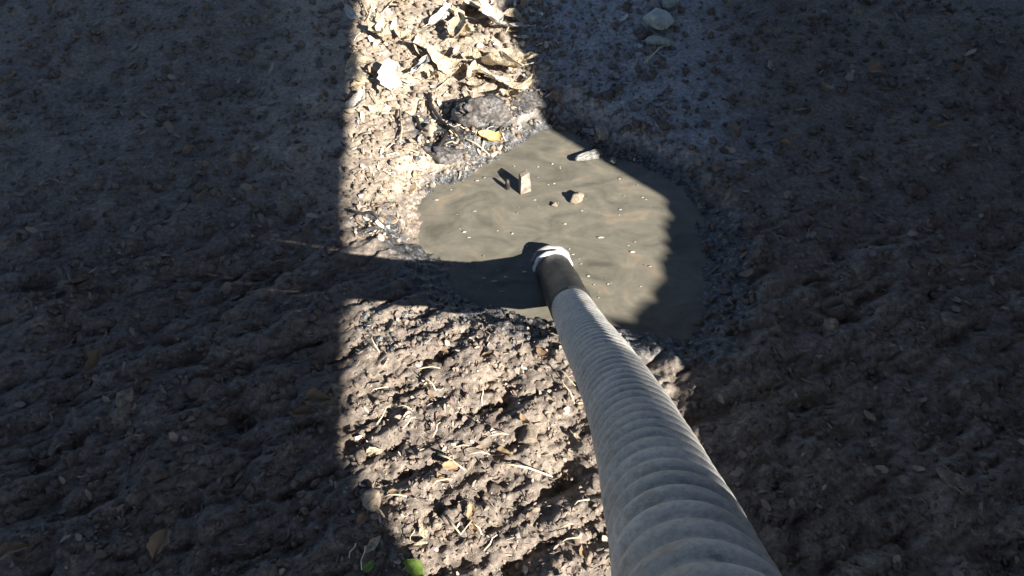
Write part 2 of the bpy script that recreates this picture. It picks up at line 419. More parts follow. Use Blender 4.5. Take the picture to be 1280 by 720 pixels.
sweep('rubber_sleeve', [(0.03, -0.006), (0.035, 0.0022), (0.10, 0.0024), (0.16, 0.0030), (0.25, 0.0026), (0.34, 0.0020), (0.37, 0.0010), (0.374, -0.004)],
      lambda s, th, e: R0 + e + 0.0012 * math.sin(3 * th + s * 40), M['sleeve'], hose)
def ring_profile(s0, s1, r_in, r_out, n=9):
    out = [(s0, r_in)]
    for k in range(n):
        t = k / (n - 1); out.append((s0 + (s1 - s0) * t, r_in + (r_out - r_in) * (math.sin(math.pi * (0.12 + 0.76 * t)) ** 0.5)))
    out.append((s1, r_in)); return out
def wob(k): return lambda s, th, e: e + 0.0013 * math.sin(5 * th + k) + 0.0009 * math.sin(11 * th + 2 * k)
coup = sweep('coupling', [(-0.03, 0.047), (-0.03, 0.054), (-0.02, 0.0565), (0.05, 0.0575), (0.05, 0.05), (-0.01, 0.047)], wob(0), M['coupling_grey'], hose, 48, True)
sweep('coupling_ring', ring_profile(-0.032, -0.012, 0.050, 0.0740), wob(1), M['plaster'], coup, 48, True)
sweep('coupling_ring', ring_profile(-0.008, 0.010, 0.050, 0.0695), wob(2), M['coupling_grey'], coup, 48, True)
sweep('coupling_ring', ring_profile(0.020, 0.044, 0.050, 0.0665), wob(3), M['plaster'], coup, 48, True)

# ------------------------------------------------------------------ made-up tarpaulin and poles out of view, added to shade the left
TH = 2.5
def tarp_pt(px, py, sag=0.0):
    x, y = at(px, py, 0.0); h = TH - sag
    return Vector((x + SX * h, y + SY * h, h))
edge_r = [(440, -170), (436, -60), (439, 0), (434, 40), (440, 85), (435, 120), (439, 160), (433, 205), (438, 250), (435, 290), (437, 319), (345, 308), (262, 296), (262, 339), (345, 354), (437, 367), (433, 400), (439, 440), (434, 480), (440, 530), (437, 575), (452, 592), (446, 606),  # outline shaped to the wanted shade, with a slit keeping the hose sunlit
          (478, 628), (466, 648), (490, 664), (508, 688), (520, 706), (538, 740), (560, 800)]
edge_l = [(-1900, 800), (-1900, 500), (-1800, 340), (-1650, 150), (-1500, 0), (-1350, -170)]
tp = [tarp_pt(x, y, 0.03 * math.sin(i * 1.3)) for i, (x, y) in enumerate(edge_r)] + [tarp_pt(x, y) for x, y in edge_l]
tb = tp[0]
bm = bmesh.new()
vs_ = [bm.verts.new(p - tb) for p in tp]
bm.faces.new(vs_)
bmesh.ops.triangulate(bm, faces=bm.faces[:])
ext = bmesh.ops.extrude_face_region(bm, geom=bm.faces[:])
for v in [g for g in ext['geom'] if isinstance(g, bmesh.types.BMVert)]: v.co.z += 0.006
bmesh.ops.recalc_face_normals(bm, faces=bm.faces[:])
added_tarp = thing('shade_tarpaulin', 'dark tarpaulin strung overhead on ropes, shading the ground left of the pool', 'tarpaulin', tb)
tm = bpy.data.meshes.new('sheet'); bm.to_mesh(tm); bm.free(); tm.materials.append(M['tarp'])
to = bpy.data.objects.new('sheet', tm); C.objects.link(to); to.parent = added_tarp
def tube(name, pts, radii, m, parent=None, n=8, origin=None, cap=True):
    V = []; F = []; pts = [Vector(p) for p in pts]; o = origin if origin is not None else Vector((0, 0, 0))
    for i, p in enumerate(pts):
        t = (pts[min(i + 1, len(pts) - 1)] - pts[max(i - 1, 0)]).normalized()
        a = t.cross(Vector((0.13, 0.21, 0.97))).normalized(); b = t.cross(a)
        r = radii[i] if isinstance(radii, (list, tuple)) else radii
        for k in range(n):
            th = 2 * math.pi * k / n; V.append(p + (a * math.cos(th) + b * math.sin(th)) * r - o)
    for i in range(len(pts) - 1):
        for k in range(n):
            k2 = (k + 1) % n; F.append((i * n + k, i * n + k2, (i + 1) * n + k2, (i + 1) * n + k))
    if cap: F.append(tuple(range(n))[::-1]); F.append(tuple((len(pts) - 1) * n + k for k in range(n)))
    return mesh_obj(name, V, F, m, parent)
corners = [tp[0], tp[len(edge_r) - 1], tp[len(edge_r)], tp[-1]]
posts = [Vector((4.6, 2.2, 0)), Vector((3.9, -3.4, 0)), Vector((-2.6, -3.6, 0)), Vector((-5.6, 1.2, 0))]
plab = ['wooden pole at the far right corner of the tarpaulin', 'wooden pole at the near right corner of the tarpaulin',
        'wooden pole at the near left corner of the tarpaulin', 'wooden pole at the far left corner of the tarpaulin']
for c, p, lb in zip(corners, posts, plab):  # added poles, there only to carry the made-up tarpaulin
    zg = gz(p.x, p.y); top = Vector((p.x, p.y, TH + 0.25))
    po = tube('tarpaulin_pole', [Vector((0, 0, -0.2)), Vector((0.01, 0, 1.3)), Vector((0, 0.01, TH + 0.35 - zg))], [0.045, 0.042, 0.036], M['pole'], n=12)
    po.location = (p.x, p.y, zg); tag(po, lb, 'pole', 'poles holding the tarpaulin')
    tube('rope', [c, (c + top) / 2 - Vector((0, 0, 0.05)), top], 0.005, M['rope'], added_tarp, 6, tb)

# ------------------------------------------------------------------ made-up wall out of view, top shaped to shade the right
WALL_X, WALL_T = 2.30, 0.16
def wall_top(px, py, zb):
    x, y = at(px, py, zb); h = (WALL_X - x) / SX
    return y + SY * h, h + zb
EDGE = [(480, -190), (550, -80), (600, 0), (614, 35), (628, 65), (650, 100), (674, 128), (702, 148), (732, 140), (774, 142), (798, 164), (805, 190), (812, 214), (816, 230), (830, 250), (836, 272),
        (828, 290), (834, 312), (822, 330), (827, 350), (814, 372), (798, 384), (788, 400), (848, 434), (853, 470), (857, 540), (861, 620), (865, 720), (868, 800), (872, 900)]
prof = []
for (a, b) in zip(EDGE[:-1], EDGE[1:]):
    for k in range(4):
        t = k / 4; px = a[0] + (b[0] - a[0]) * t; py = a[1] + (b[1] - a[1]) * t
        prof.append(wall_top(px, py, WZ if 165 < py < 405 else 0.0))
prof.sort()
ytop, htop = prof[-1]
prof += [(y, htop - 0.1 + 0.05 * math.sin(9 * y)) for y in np.arange(ytop + 0.1, 2.5, 0.1)]
V = []; F = []
for i, (y, h) in enumerate(prof):
    hj = h + random.uniform(-0.008, 0.008)
    V += [(0, y, hj), (0, y, -0.3), (WALL_T, y + 0.01, -0.3), (WALL_T, y + 0.01, hj - 0.03)]
for i in range(len(prof) - 1):
    b = 4 * i
    F += [(b, b + 1, b + 5, b + 4), (b + 3, b + 7, b + 6, b + 2), (b, b + 4, b + 7, b + 3)]
F += [(0, 3, 2, 1), tuple(4 * (len(prof) - 1) + k for k in range(4))]
M['wall'] = simple('rough_render', [(0.3, (0.20, 0.17, 0.14)), (0.5, (0.30, 0.27, 0.23)), (0.7, (0.38, 0.35, 0.30))], 9, 0.9, 0.8, 0.01)
wall = mesh_obj('broken_wall', V, F, M['wall'], smooth=False, loc=(WALL_X, 0, 0))
tag(wall, 'rough wall with a broken top standing right of the pool and shading it', 'wall')

# ------------------------------------------------------------------ leaf, clod, twig meshes
def leaf_mesh(name, m, seed, w=0.5, curl=0.25, fold=0.15, jag=0.06):
    r = np.random.default_rng(seed); V = []; F = []
    nu, nv = 11, 7
    for i in range(nu):
        t = i / (nu - 1)
        half = w * 0.5 * (math.sin(math.pi * t ** 0.8) ** 0.75) + 0.012
        jl, jr = 1 + r.normal(0, jag * 2), 1 + r.normal(0, jag * 2)
        for j in range(nv):
            q = j / (nv - 1) * 2 - 1
            x = q * half * (jl if q < 0 else jr)
            z = fold * abs(q) ** 1.3 * half * 2 + curl * (t - 0.45) ** 2 + 0.035 * math.sin(9 * t + 5 * q + seed) + r.normal(0, 0.008)
            V.append((x + 0.06 * math.sin(3 * t + seed), t - 0.5, z))
    for i in range(nu - 1):
        for j in range(nv - 1):
            F.append((i * nv + j, i * nv + j + 1, (i + 1) * nv + j + 1, (i + 1) * nv + j))
    b = len(V)                                             # stalk
    for k, (yy, zz) in enumerate(((-0.5, curl * 0.2), (-0.62, curl * 0.25 + 0.02), (-0.72, curl * 0.25 + 0.05))):
        for a in range(3):
            th = a * 2.094; V.append((0.06 * math.sin(seed) + 0.012 * math.cos(th), yy, zz + 0.012 * math.sin(th)))
    for k in range(2):
        for a in range(3):
            a2 = (a + 1) % 3; F.append((b + k * 3 + a, b + k * 3 + a2, b + k * 3 + 3 + a2, b + k * 3 + 3 + a))
    me = bpy.data.meshes.new(name); me.from_pydata(V, [], F); me.update()
    me.polygons.foreach_set('use_smooth', [True] * len(me.polygons)); me.materials.append(m)
    return me
def clod_mesh(name, m, seed, sub=3, rough=0.55, flat=0.7, smooth=True):
    bm = bmesh.new(); bmesh.ops.create_icosphere(bm, subdivisions=sub, radius=0.5)
    r = np.random.default_rng(seed)
    P = np.array([v.co[:] for v in bm.verts]); o = r.uniform(0, 50, 3)
    n = fbm(P[:, 0] * 2.6 + o[0] + P[:, 2] * 1.7, P[:, 1] * 2.6 + o[1] - P[:, 2] * 2.1, 4, 0.6)
    n2 = fbm(P[:, 2] * 3.0 + o[2], P[:, 0] * 3.0 + P[:, 1] * 2 + o[0], 3, 0.6)
    # knocked-off facets
    D = P / np.linalg.norm(P, axis=1, keepdims=True); rad = 0.5 * (1 + rough * n + rough * 0.7 * n2)
    for _ in range(9):
        d = r.normal(size=3); d /= np.linalg.norm(d); c = D @ d; lim = r.uniform(0.24, 0.42)
        rad = np.where(c > 0.05, np.minimum(rad, lim / np.maximum(c, 0.05)), rad)
    for v, d, q in zip(bm.verts, D, rad): v.co = Vector(d * q); v.co.z *= flat
    me = bpy.data.meshes.new(name); bm.to_mesh(me); bm.free(); me.materials.append(m)
    if smooth: me.polygons.foreach_set('use_smooth', [True] * len(me.polygons))
    return me
leaf_me = [leaf_mesh('dead_leaf', M['leaf'], s, w, c, f) for s, w, c, f in
           ((1, .55, .5, .3), (2, .42, .8, .2), (3, .7, .3, .45), (4, .5, -.5, .25), (5, .36, .9, .5), (6, .62, .6, -.25))]
white_me = [leaf_mesh('bleached_leaf', M['leaf_white'], s, w, c, f) for s, w, c, f in ((11, .75, .4, .3), (12, .45, .6, .35), (13, .3, .3, .2))]
brown_me = [leaf_mesh('dead_leaf', M['leaf_brown'], s, w, c, f) for s, w, c, f in ((21, .55, .5, .3), (22, .42, .8, .25), (23, .65, -.4, .3))]
green_me = leaf_mesh('green_leaf', M['leaf_green'], 31, .6, .2, .15, .02)
orange_me = leaf_mesh('orange_leaf', M['leaf_orange'], 33, .7, .5, .3)
clods = [clod_mesh('soil_clod', M['clod'], 100 + k) for k in range(8)]
clods_p = [clod_mesh('soil_clod', M['clod_pale'], 120 + k) for k in range(6)]
clods_w = [clod_mesh('soil_clod', M['clod_wet'], 140 + k, rough=0.5) for k in range(5)]
stone_me = [clod_mesh('pale_stone', M['stone'], 160 + k, rough=0.2, flat=0.55) for k in range(3)]
M['lump'] = simple('whitish_lump', [(0.3, (0.30, 0.28, 0.25)), (0.5, (0.55, 0.53, 0.49)), (0.7, (0.76, 0.75, 0.71))], 6, 0.7, 1.0, 0.08)
scum_me = [clod_mesh('scum_lump', M['lump'], 170 + k, rough=0.75, flat=0.6) for k in range(3)]

def px_size(p): return FPX / max(0.2, (Vector(p).y * cP - (Vector(p).z - CAM_H) * sP))     # pixels per metre there
def put(name, me, px, py, size_px, label, cat, group=None, yaw=0, tilt=(0, 0), lift=0.25, squash=(1, 1, 1)):
    p = on_ground(px, py); s = size_px / px_size(p)
    return link_copy(name, me, label, cat, group, p + Vector((0, 0, lift * s)), (tilt[0], tilt[1], yaw), (s * squash[0], s * squash[1], s * squash[2]))
R = math.radians
# notable leaves
put('bleached_leaf', white_me[0], 490, 104, 40, 'large white bleached leaf standing up on the dry cream soil', 'leaf', yaw=R(15), tilt=(R(35), 0))
put('bleached_leaf', white_me[1], 448, 134, 34, 'white bleached leaf at the left edge of the sunlit dry soil', 'leaf', yaw=R(-30), tilt=(R(15), R(10)))
put('bleached_leaf', white_me[1], 610, 34, 52, 'long pale leaf lying slantwise near the top shadow edge', 'leaf', yaw=R(38), tilt=(R(8), R(15)))
put('dead_leaf', leaf_me[2], 628, 96, 58, 'broad tan curled leaf beside the shadow edge beyond the pool', 'leaf', yaw=R(62), tilt=(R(-10), R(22)))
put('dead_leaf', leaf_me[0], 574, 46, 44, 'cream folded leaf on the dry soil left of the long pale leaf', 'leaf', yaw=R(-15), tilt=(R(12), R(-18)))
put('dead_leaf', leaf_me[5], 556, 84, 50, 'cream curled leaf just beyond the grey mud block', 'leaf', yaw=R(75), tilt=(R(10), R(10)))
put('bleached_leaf', white_me[2], 652, 52, 20, 'small white leaf sliver just inside the top shadow', 'leaf', yaw=R(80))
put('orange_leaf', orange_me, 612, 186, 30, 'orange dead leaf at the pool edge by the grey mud block', 'leaf', yaw=R(70), tilt=(R(10), R(8)))
put('green_leaf', green_me, 519, 714, 30, 'bright green leaf at the bottom edge beside the shadow', 'leaf', yaw=R(60), tilt=(R(12), R(-8)), lift=0.5)
put('green_leaf', green_me, 462, 709, 17, 'green leaf in the shade at the bottom left', 'leaf', yaw=R(-40), tilt=(R(8), R(6)), lift=0.4)
put('dead_leaf', leaf_me[1], 469, 684, 26, 'grey curled leaf lying in the shade at lower left', 'leaf', yaw=R(-50), lift=0.4)
put('dead_leaf', leaf_me[3], 531, 664, 20, 'small yellowish leaf among straw at lower left', 'leaf', yaw=R(20), lift=0.4)
# notable clods and lumps
put('grey_mud_block', clod_mesh('grey_mud_block', M['mud_block'], 200, 5, 0.85, 0.7), 594, 147, 78, 'glistening grey mud block on the far bank of the pool', 'mud block', yaw=R(12), lift=0.05, squash=(1.1, 0.72, 0.8))
put('grey_mud_block', clod_mesh('grey_mud_block', M['mud_block'], 201, 5, 0.8, 0.7), 552, 196, 44, 'low grey mud lump at the far left edge of the pool', 'mud block', yaw=R(-20), lift=0.0, squash=(1.2, 0.8, 0.7))
put('grey_mud_block', clod_mesh('grey_mud_block', M['mud_block'], 202, 5, 0.8, 0.7), 660, 140, 46, 'grey mud lump right of the large grey block', 'mud block', yaw=R(30), lift=0.0, squash=(1.3, 0.8, 0.6))
put('scum_lump', scum_me[0], 751, 180, 28, 'whitish foam lump at the far right edge of the pool', 'foam lump', lift=0.4, squash=(0.8, 1.0, 1.3))
put('scum_lump', scum_me[1], 737, 197, 32, 'spread pale foam lump just left of the taller whitish lump', 'foam lump', yaw=R(25), lift=0.1, squash=(1.2, 0.7, 0.6))
put('scum_lump', scum_me[2], 766, 203, 14, 'small foam lump by the shadow edge of the pool', 'foam lump', lift=0.2)
put('floating_clod', clods_p[2], 720, 251, 19, 'small clod floating in the middle of the muddy pool', 'clod', lift=0.2, squash=(1, 1, 1.2))
put('floating_clod', clods_p[4], 693, 257, 9, 'tiny clod floating left of the small pool clod', 'clod', lift=0.2)
put('pale_stone', stone_me[0], 822, 28, 44, 'large pale greenish stone in the shade at upper right', 'stone', yaw=R(10), lift=0.15)
put('pale_stone', stone_me[1], 824, 55, 34, 'flat whitish stone in the shade below the greenish stone', 'stone', yaw=R(-5), lift=0.12, squash=(1, 0.5, 0.8))
put('pale_stone', stone_me[2], 838, 6, 26, 'pale stone at the top edge in the right shade', 'stone', yaw=R(50), lift=0.15)
put('soil_clod', clods_p[0], 662, 546, 38, 'cream coloured clod beside a dark hole in the near soil', 'clod', yaw=R(20), lift=0.2)
put('soil_clod', clods_p[3], 466, 626, 30, 'pale clod catching sun inside the lower left shadow', 'clod', yaw=R(70), lift=0.3)
# stub of wood in the pool
p = on_ground(656, 240); p.z = WZ
u = 1 / px_size(p)
V = []; F = []
for k, (zz, lx, ly, w_) in enumerate(((-0.05, 0, 0, 8), (8 * u, 0.002, 0.006, 7.6), (17 * u, 0.005, 0.018, 6.2), (23 * u, 0.007, 0.024, 5.6))):
    for sx, sy in ((-1, -1), (1, -0.8), (1.1, 0.9), (-0.9, 1)):
        V.append((lx + sx * w_ * u * random.uniform(.9, 1.1), ly + sy * 4.2 * u, zz + (sx * 1.6 * u if k == 3 else 0)))
for k in range(3):
    for q in range(4): F.append((4 * k + q, 4 * k + (q + 1) % 4, 4 * k + 4 + (q + 1) % 4, 4 * k + 4 + q))
F += [(3, 2, 1, 0), (12, 13, 14, 15)]
stub = mesh_obj('wood_stub', V, F, M['wood'], smooth=False)
stub.rotation_euler = (0, 0, R(25))
stub.location = p; tag(stub, 'short brown wooden stub poking out of the muddy pool', 'wood stub')
p = on_ground(634, 236); p.z = WZ
stub = tube('wood_stub', [Vector((0, 0, -0.03)), Vector((0.001, 0.003, 9 * u)), Vector((0.002, 0.006, 14 * u))], [3.2 * u, 3 * u, 2 * u], M['root'], n=7)
stub.location = p; tag(stub, 'tiny dark twig end poking out of the pool left of the stub', 'wood stub')

def stick(name, pxs, r0, label, cat, m, group=None, lift=0.01, arch=0.0, r1=None):
    P = [on_ground(*q) + Vector((0, 0, lift)) for q in pxs]
    n = len(P)
    if n == 2: P = [P[0], P[0].lerp(P[1], 0.35) + Vector((0.003, 0.002, arch)), P[0].lerp(P[1], 0.7) + Vector((-0.002, 0.003, arch)), P[1]]; n = 4
    o = tube(name, P, [r0 + ((r1 if r1 is not None else r0 * 0.55) - r0) * k / (n - 1) for k in range(n)], m, n=7, origin=P[0])
    o.location = P[0]
    return tag(o, label, cat, group)
stick('root', [(537, 122), (541, 140), (552, 156), (566, 165), (576, 176)], 0.008, 'dark curved root in front of the grey mud block', 'root', M['root'], lift=0.018)
stick('root', [(521, 150), (526, 164), (540, 170), (556, 168)], 0.007, 'dark hooked root left of the curved root', 'root', M['root'], lift=0.014)
stick('root', [(558, 170), (553, 182), (546, 190), (534, 186)], 0.009, 'dark forked root pointing at the pool edge', 'root', M['root'], lift=0.012)
stick('root', [(612, 152), (614, 165), (613, 174)], 0.010, 'black root stump at the right end of the grey mud block', 'root', M['root'], lift=0.016)  # black tube painted in where there is only a dark hole
stick('root', [(624, 150), (627, 162), (624, 172)], 0.010, 'black root stump beside the other at the mud block', 'root', M['root'], lift=0.016)  # second black tube filling in for the dark hole
stick('root', [(438, 266), (452, 270), (466, 268), (474, 276)], 0.006, 'dark root across the damp patch at the left of the pool', 'root', M['root'], lift=0.010)  # dark tube drawn in place of a crack in the mud
stick('twig', [(549, 572), (582, 592)], 0.0032, 'pale slanting twig on the near soil, nearest the middle', 'twig', M['straw'], lift=0.022, arch=0.004)
stick('twig', [(632, 584), (660, 589), (690, 600)], 0.0032, 'long pale twig on the near soil beside the hose', 'twig', M['straw'], lift=0.022)
stick('twig', [(805, 82), (832, 60)], 0.004, 'pale straw lying in the shade at upper right', 'twig', M['straw'], lift=0.012, arch=0.01)
stick('twig', [(560, 650), (577, 672), (590, 655)], 0.0030, 'pale V shaped twig at the lower left', 'twig', M['straw'], lift=0.025)
stick('twig', [(500, 140), (503, 165), (501, 182)], 0.004, 'pale upright straw left of the dark roots', 'twig', M['straw'], lift=0.012)

# ------------------------------------------------------------------ many: leaves, clods, twigs
SCATTERED = {}
def note_stick(qx, qy, *a, **k): return note(stick(*a, **k), qx, qy)
def note_put(qx, qy, *a, **k): return note(put(*a, **k), qx, qy)
def note(o, px, py): SCATTERED.setdefault(o['group'], []).append((o, px, py)); return o
def scatter(n, box, ok, tries=40):
    out = []
    for _ in range(n * tries):
        if len(out) >= n: break
        px, py = random.uniform(box[0], box[2]), random.uniform(box[1], box[3])
        p = on_ground(px, py)
        if gsd(p.x, p.y) > 0.02 and ok(px, py): out.append((px, py))
    return out
lab_dry = ('dead_leaf', 'dry cream leaf scattered on the sunlit soil beyond the pool', 'leaf', 'dry leaves beyond the pool')
for px, py in scatter(60, (440, -20, 668, 128), lambda x, y: x < 640 + y * 0.25):
    note_put(px, py, lab_dry[0], random.choice(leaf_me + [white_me[2]]), px, py, random.uniform(16, 46), *lab_dry[1:], yaw=random.uniform(0, 6.3),
        tilt=(random.uniform(-.4, .4), random.uniform(-.4, .4)), lift=0.22)
for px, py in scatter(14, (0, -10, 425, 700), lambda x, y: True):
    note_put(px, py, 'dead_leaf', random.choice(brown_me), px, py, random.uniform(16, 36), 'dead leaf lying in the shade left of the pool', 'leaf', 'dead leaves in the left shade',
        yaw=random.uniform(0, 6.3), tilt=(random.uniform(-.3, .3), random.uniform(-.3, .3)), lift=0.25)
for px, py in scatter(14, (850, 0, 1270, 200), lambda x, y: True):
    note_put(px, py, 'dead_leaf', random.choice(brown_me), px, py, random.uniform(14, 30), 'dead leaf lying on the shaded bank right of the pool', 'leaf', 'dead leaves on the right bank',
        yaw=random.uniform(0, 6.3), tilt=(random.uniform(-.3, .3), random.uniform(-.3, .3)), lift=0.25)
for px, py in scatter(22, (440, 440, 755, 715), lambda x, y: True):
    note_put(px, py, 'dead_leaf', random.choice(brown_me + leaf_me[3:5]), px, py, random.uniform(10, 22), 'small leaf scrap trodden into the near soil', 'leaf', 'leaf scraps in the near soil',
        yaw=random.uniform(0, 6.3), tilt=(random.uniform(-.5, .5), random.uniform(-.5, .5)), lift=0.3)
def clod_field(n, box, lo, hi, meshes, label, group, ok=lambda x, y: True):
    for px, py in scatter(n, box, ok):
        s = lo + (hi - lo) * random.random() ** 2.2
        note_put(px, py, 'soil_clod', random.choice(meshes), px, py, s, label, 'clod', group, yaw=random.uniform(0, 6.3), tilt=(random.uniform(-.6, .6), random.uniform(-.6, .6)),
            lift=random.uniform(-0.22, 0.04), squash=(random.uniform(.8, 1.3), random.uniform(.7, 1.1), random.uniform(.7, 1.1)))
clod_field(80, (440, 400, 770, 725), 10, 30, clods, 'brown crumbly clod on the sunlit soil in front of the pool', 'clods in front of the pool')
clod_field(16, (440, 372, 700, 430), 8, 18, clods_w, 'dark wet clod along the near edge of the pool', 'wet clods at the near edge')
clod_field(40, (440, 0, 640, 300), 9, 26, clods_p, 'pale dry clod on the sunlit bank beyond the pool', 'pale clods beyond the pool')
clod_field(24, (510, 110, 700, 210), 8, 20, clods_w + clods_p[:1], 'damp clod around the grey mud block', 'damp clods by the mud block')
clod_field(26, (660, 0, 842, 200), 9, 26, clods, 'dull clod in the shade beyond the pool', 'clods in the far shade')
clod_field(36, (0, 0, 432, 720), 14, 44, clods, 'brown clod in the shade left of the pool', 'clods in the left shade')
clod_field(30, (880, 0, 1275, 720), 14, 44, clods, 'brown clod in the shade right of the pool', 'clods in the right shade')
for px, py in scatter(26, (442, 430, 755, 715), lambda x, y: True):
    a = random.uniform(0, 6.3); l = random.uniform(8, 17)
    note_stick(px, py, 'straw', [(px - l * math.cos(a), py - l * math.sin(a)), (px + l * math.cos(a), py + l * math.sin(a))], 0.0020,
          'short pale straw lying on the near soil', 'straw', M['straw'], 'straws on the near soil', lift=0.018, arch=random.uniform(0, 0.01))
for px, py in scatter(16, (442, 0, 640, 200), lambda x, y: True):
    a = random.uniform(0, 6.3); l = random.uniform(8, 17)
    note_stick(px, py, 'straw', [(px - l * math.cos(a), py - l * math.sin(a)), (px + l * math.cos(a), py + l * math.sin(a))], 0.0028,
          'pale straw lying among the leaves beyond the pool', 'straw', M['straw'], 'straws beyond the pool', lift=0.014, arch=random.uniform(0, 0.012))

NEAR_MARKS = [(690, 330, 'white hose coupling'), (565, 582, 'slanting pale twig'), (660, 589, 'long pale twig'), (577, 662, 'V shaped twig'), (519, 714, 'bright green leaf'),
              (662, 546, 'cream coloured clod'), (466, 626, 'pale clod in the shadow'), (531, 664, 'small yellowish leaf'), (440, 400, 'near edge of the hose shadow'), (745, 715, 'foot of the hose in view'), (735, 480, 'middle of the hose')]
FAR_MARKS = [(490, 104, 'large white leaf'), (448, 134, 'white leaf at the left'), (610, 34, 'long slanting leaf'), (628, 96, 'broad tan leaf'), (574, 46, 'cream folded leaf'), (594, 147, 'grey mud block'),
             (612, 186, 'orange leaf'), (552, 196, 'low grey mud lump'), (524, 270, 'left tip of the pool'), (440, 0, 'top left of the sunlit strip'), (560, 175, 'dark forked root')]
LEFT_MARKS = [(0, 0, 'top left picture corner'), (0, 720, 'bottom left picture corner'), (436, 330, 'hose shadow'), (0, 360, 'middle of the left picture edge'), (430, 0, 'top of the sunlit strip'), (430, 720, 'bottom of the sunlit strip'), (220, 200, 'upper middle of the left shade'), (220, 520, 'lower middle of the left shade')]
RIGHT_MARKS = [(1280, 0, 'top right picture corner'), (1280, 720, 'bottom right picture corner'), (900, 720, 'foot of the hose in view'), (1280, 360, 'middle of the right picture edge'), (915, 330, 'right end of the pool'), (824, 55, 'flat whitish stone'), (1080, 150, 'upper middle of the right shade'), (1080, 520, 'lower middle of the right shade')]
SHADE_MARKS = [(822, 28, 'large greenish stone'), (824, 55, 'flat whitish stone'), (751, 177, 'tall foam lump'), (652, 52, 'small white leaf sliver'), (818, 71, 'pale straw'), (700, 150, 'far tip of the pool')]
ORD = ['nearest', 'second nearest', 'third nearest', 'fourth nearest', 'fifth nearest', 'sixth nearest', 'seventh nearest', 'eighth nearest', 'ninth nearest', 'tenth nearest']
SHORT = {'clods in front of the pool': ('brown sunlit clod', NEAR_MARKS), 'wet clods at the near edge': ('dark wet clod', NEAR_MARKS), 'leaf scraps in the near soil': ('small trodden leaf scrap', NEAR_MARKS), 'straws on the near soil': ('short pale straw', NEAR_MARKS),
         'pale clods beyond the pool': ('pale dry clod', FAR_MARKS), 'damp clods by the mud block': ('damp clod beyond the pool', FAR_MARKS), 'dry leaves beyond the pool': ('dry cream leaf', FAR_MARKS), 'straws beyond the pool': ('pale straw', FAR_MARKS),
         'clods in the far shade': ('dull shaded clod', SHADE_MARKS), 'clods in the left shade': ('brown shaded clod', LEFT_MARKS), 'dead leaves in the left shade': ('shaded dead leaf', LEFT_MARKS),
         'clods in the right shade': ('brown shaded clod', RIGHT_MARKS), 'dead leaves on the right bank': ('shaded dead leaf', RIGHT_MARKS)}
for grp, items in SCATTERED.items():
    kind, marks = SHORT[grp]
    cand = []
    for mi, (mx, my, mn) in enumerate(marks):
        order = sorted(range(len(items)), key=lambda q: math.hypot(items[q][1] - mx, items[q][2] - my))
        for rk, q in enumerate(order[:len(ORD)]): cand.append((rk, math.hypot(items[q][1] - mx, items[q][2] - my), q, mn))
    done = set()
    for rk, d, q, mn in sorted(cand):
        if q in done: continue
        done.add(q); items[q][0]['label'] = '%s, %s to the %s' % (kind, ORD[rk], mn)

# crumbs of earth nobody could count
def crumbs(name, n, region, m, lo, hi, seed, ok=None):
    r = np.random.default_rng(seed)
    bm = bmesh.new(); bmesh.ops.create_icosphere(bm, subdivisions=1, radius=0.5)
    base = np.array([v.co[:] for v in bm.verts]); fc = np.array([[v.index for v in f.verts] for f in bm.faces]); bm.free()
    V = []; F = []; off = 0
    for _ in range(n):
        px, py = r.uniform(region[0], region[2]), r.uniform(region[1], region[3])
        p = on_ground(px, py)
        if gsd(p.x, p.y) < 0.006 or (ok and not ok(px, py)): continue
        s = (lo + (hi - lo) * r.random() ** 3) / px_size(p)
        v = base * (1 + r.normal(0, 0.16, (len(base), 1))) * (s * r.uniform(0.7, 1.3, 3))
        a = r.uniform(0, 6.3); ca, sa = math.cos(a), math.sin(a); t = r.uniform(-.8, .8); ct, st = math.cos(t), math.sin(t)
        v = v @ np.array([[1, 0, 0], [0, ct, -st], [0, st, ct]]) @ np.array([[ca, -sa, 0], [sa, ca, 0], [0, 0, 1]])
        V.append(v + np.array([p.x, p.y, p.z + s * 0.15])); F.append(fc + off); off += len(base)
    V = np.concatenate(V); F = np.concatenate(F)
    o = mesh_obj(name, V.tolist(), F.tolist(), m, smooth=True); o['kind'] = 'stuff'
    return o
o = crumbs('soil_crumbs', 1000, (438, 400, 770, 722), M['clod'], 2, 8, 5)
o['label'] = 'loose brown crumbs of earth covering the near soil'
o = crumbs('soil_crumbs', 300, (438, 372, 720, 440), M['clod_wet'], 2.5, 7, 6)
o['label'] = 'dark wet crumbs of mud along the near pool edge'
o = crumbs('soil_crumbs', 1500, (438, 0, 700, 300), M['clod_pale'], 2.5, 9, 7)
o['label'] = 'pale dry crumbs of earth beyond the pool'
o = crumbs('soil_crumbs', 700, (640, 0, 845, 205), M['clod'], 2.5, 8, 8)
o['label'] = 'dark crumbs of damp earth in the far shade'
o = crumbs('soil_crumbs', 1800, (0, 0, 436, 720), M['clod'], 4, 12, 9)
o['label'] = 'brown crumbs of earth in the left shade'
o = crumbs('soil_crumbs', 1500, (846, 0, 1280, 720), M['clod'], 4, 12, 10)
o['label'] = 'brown crumbs of earth in the right shade'

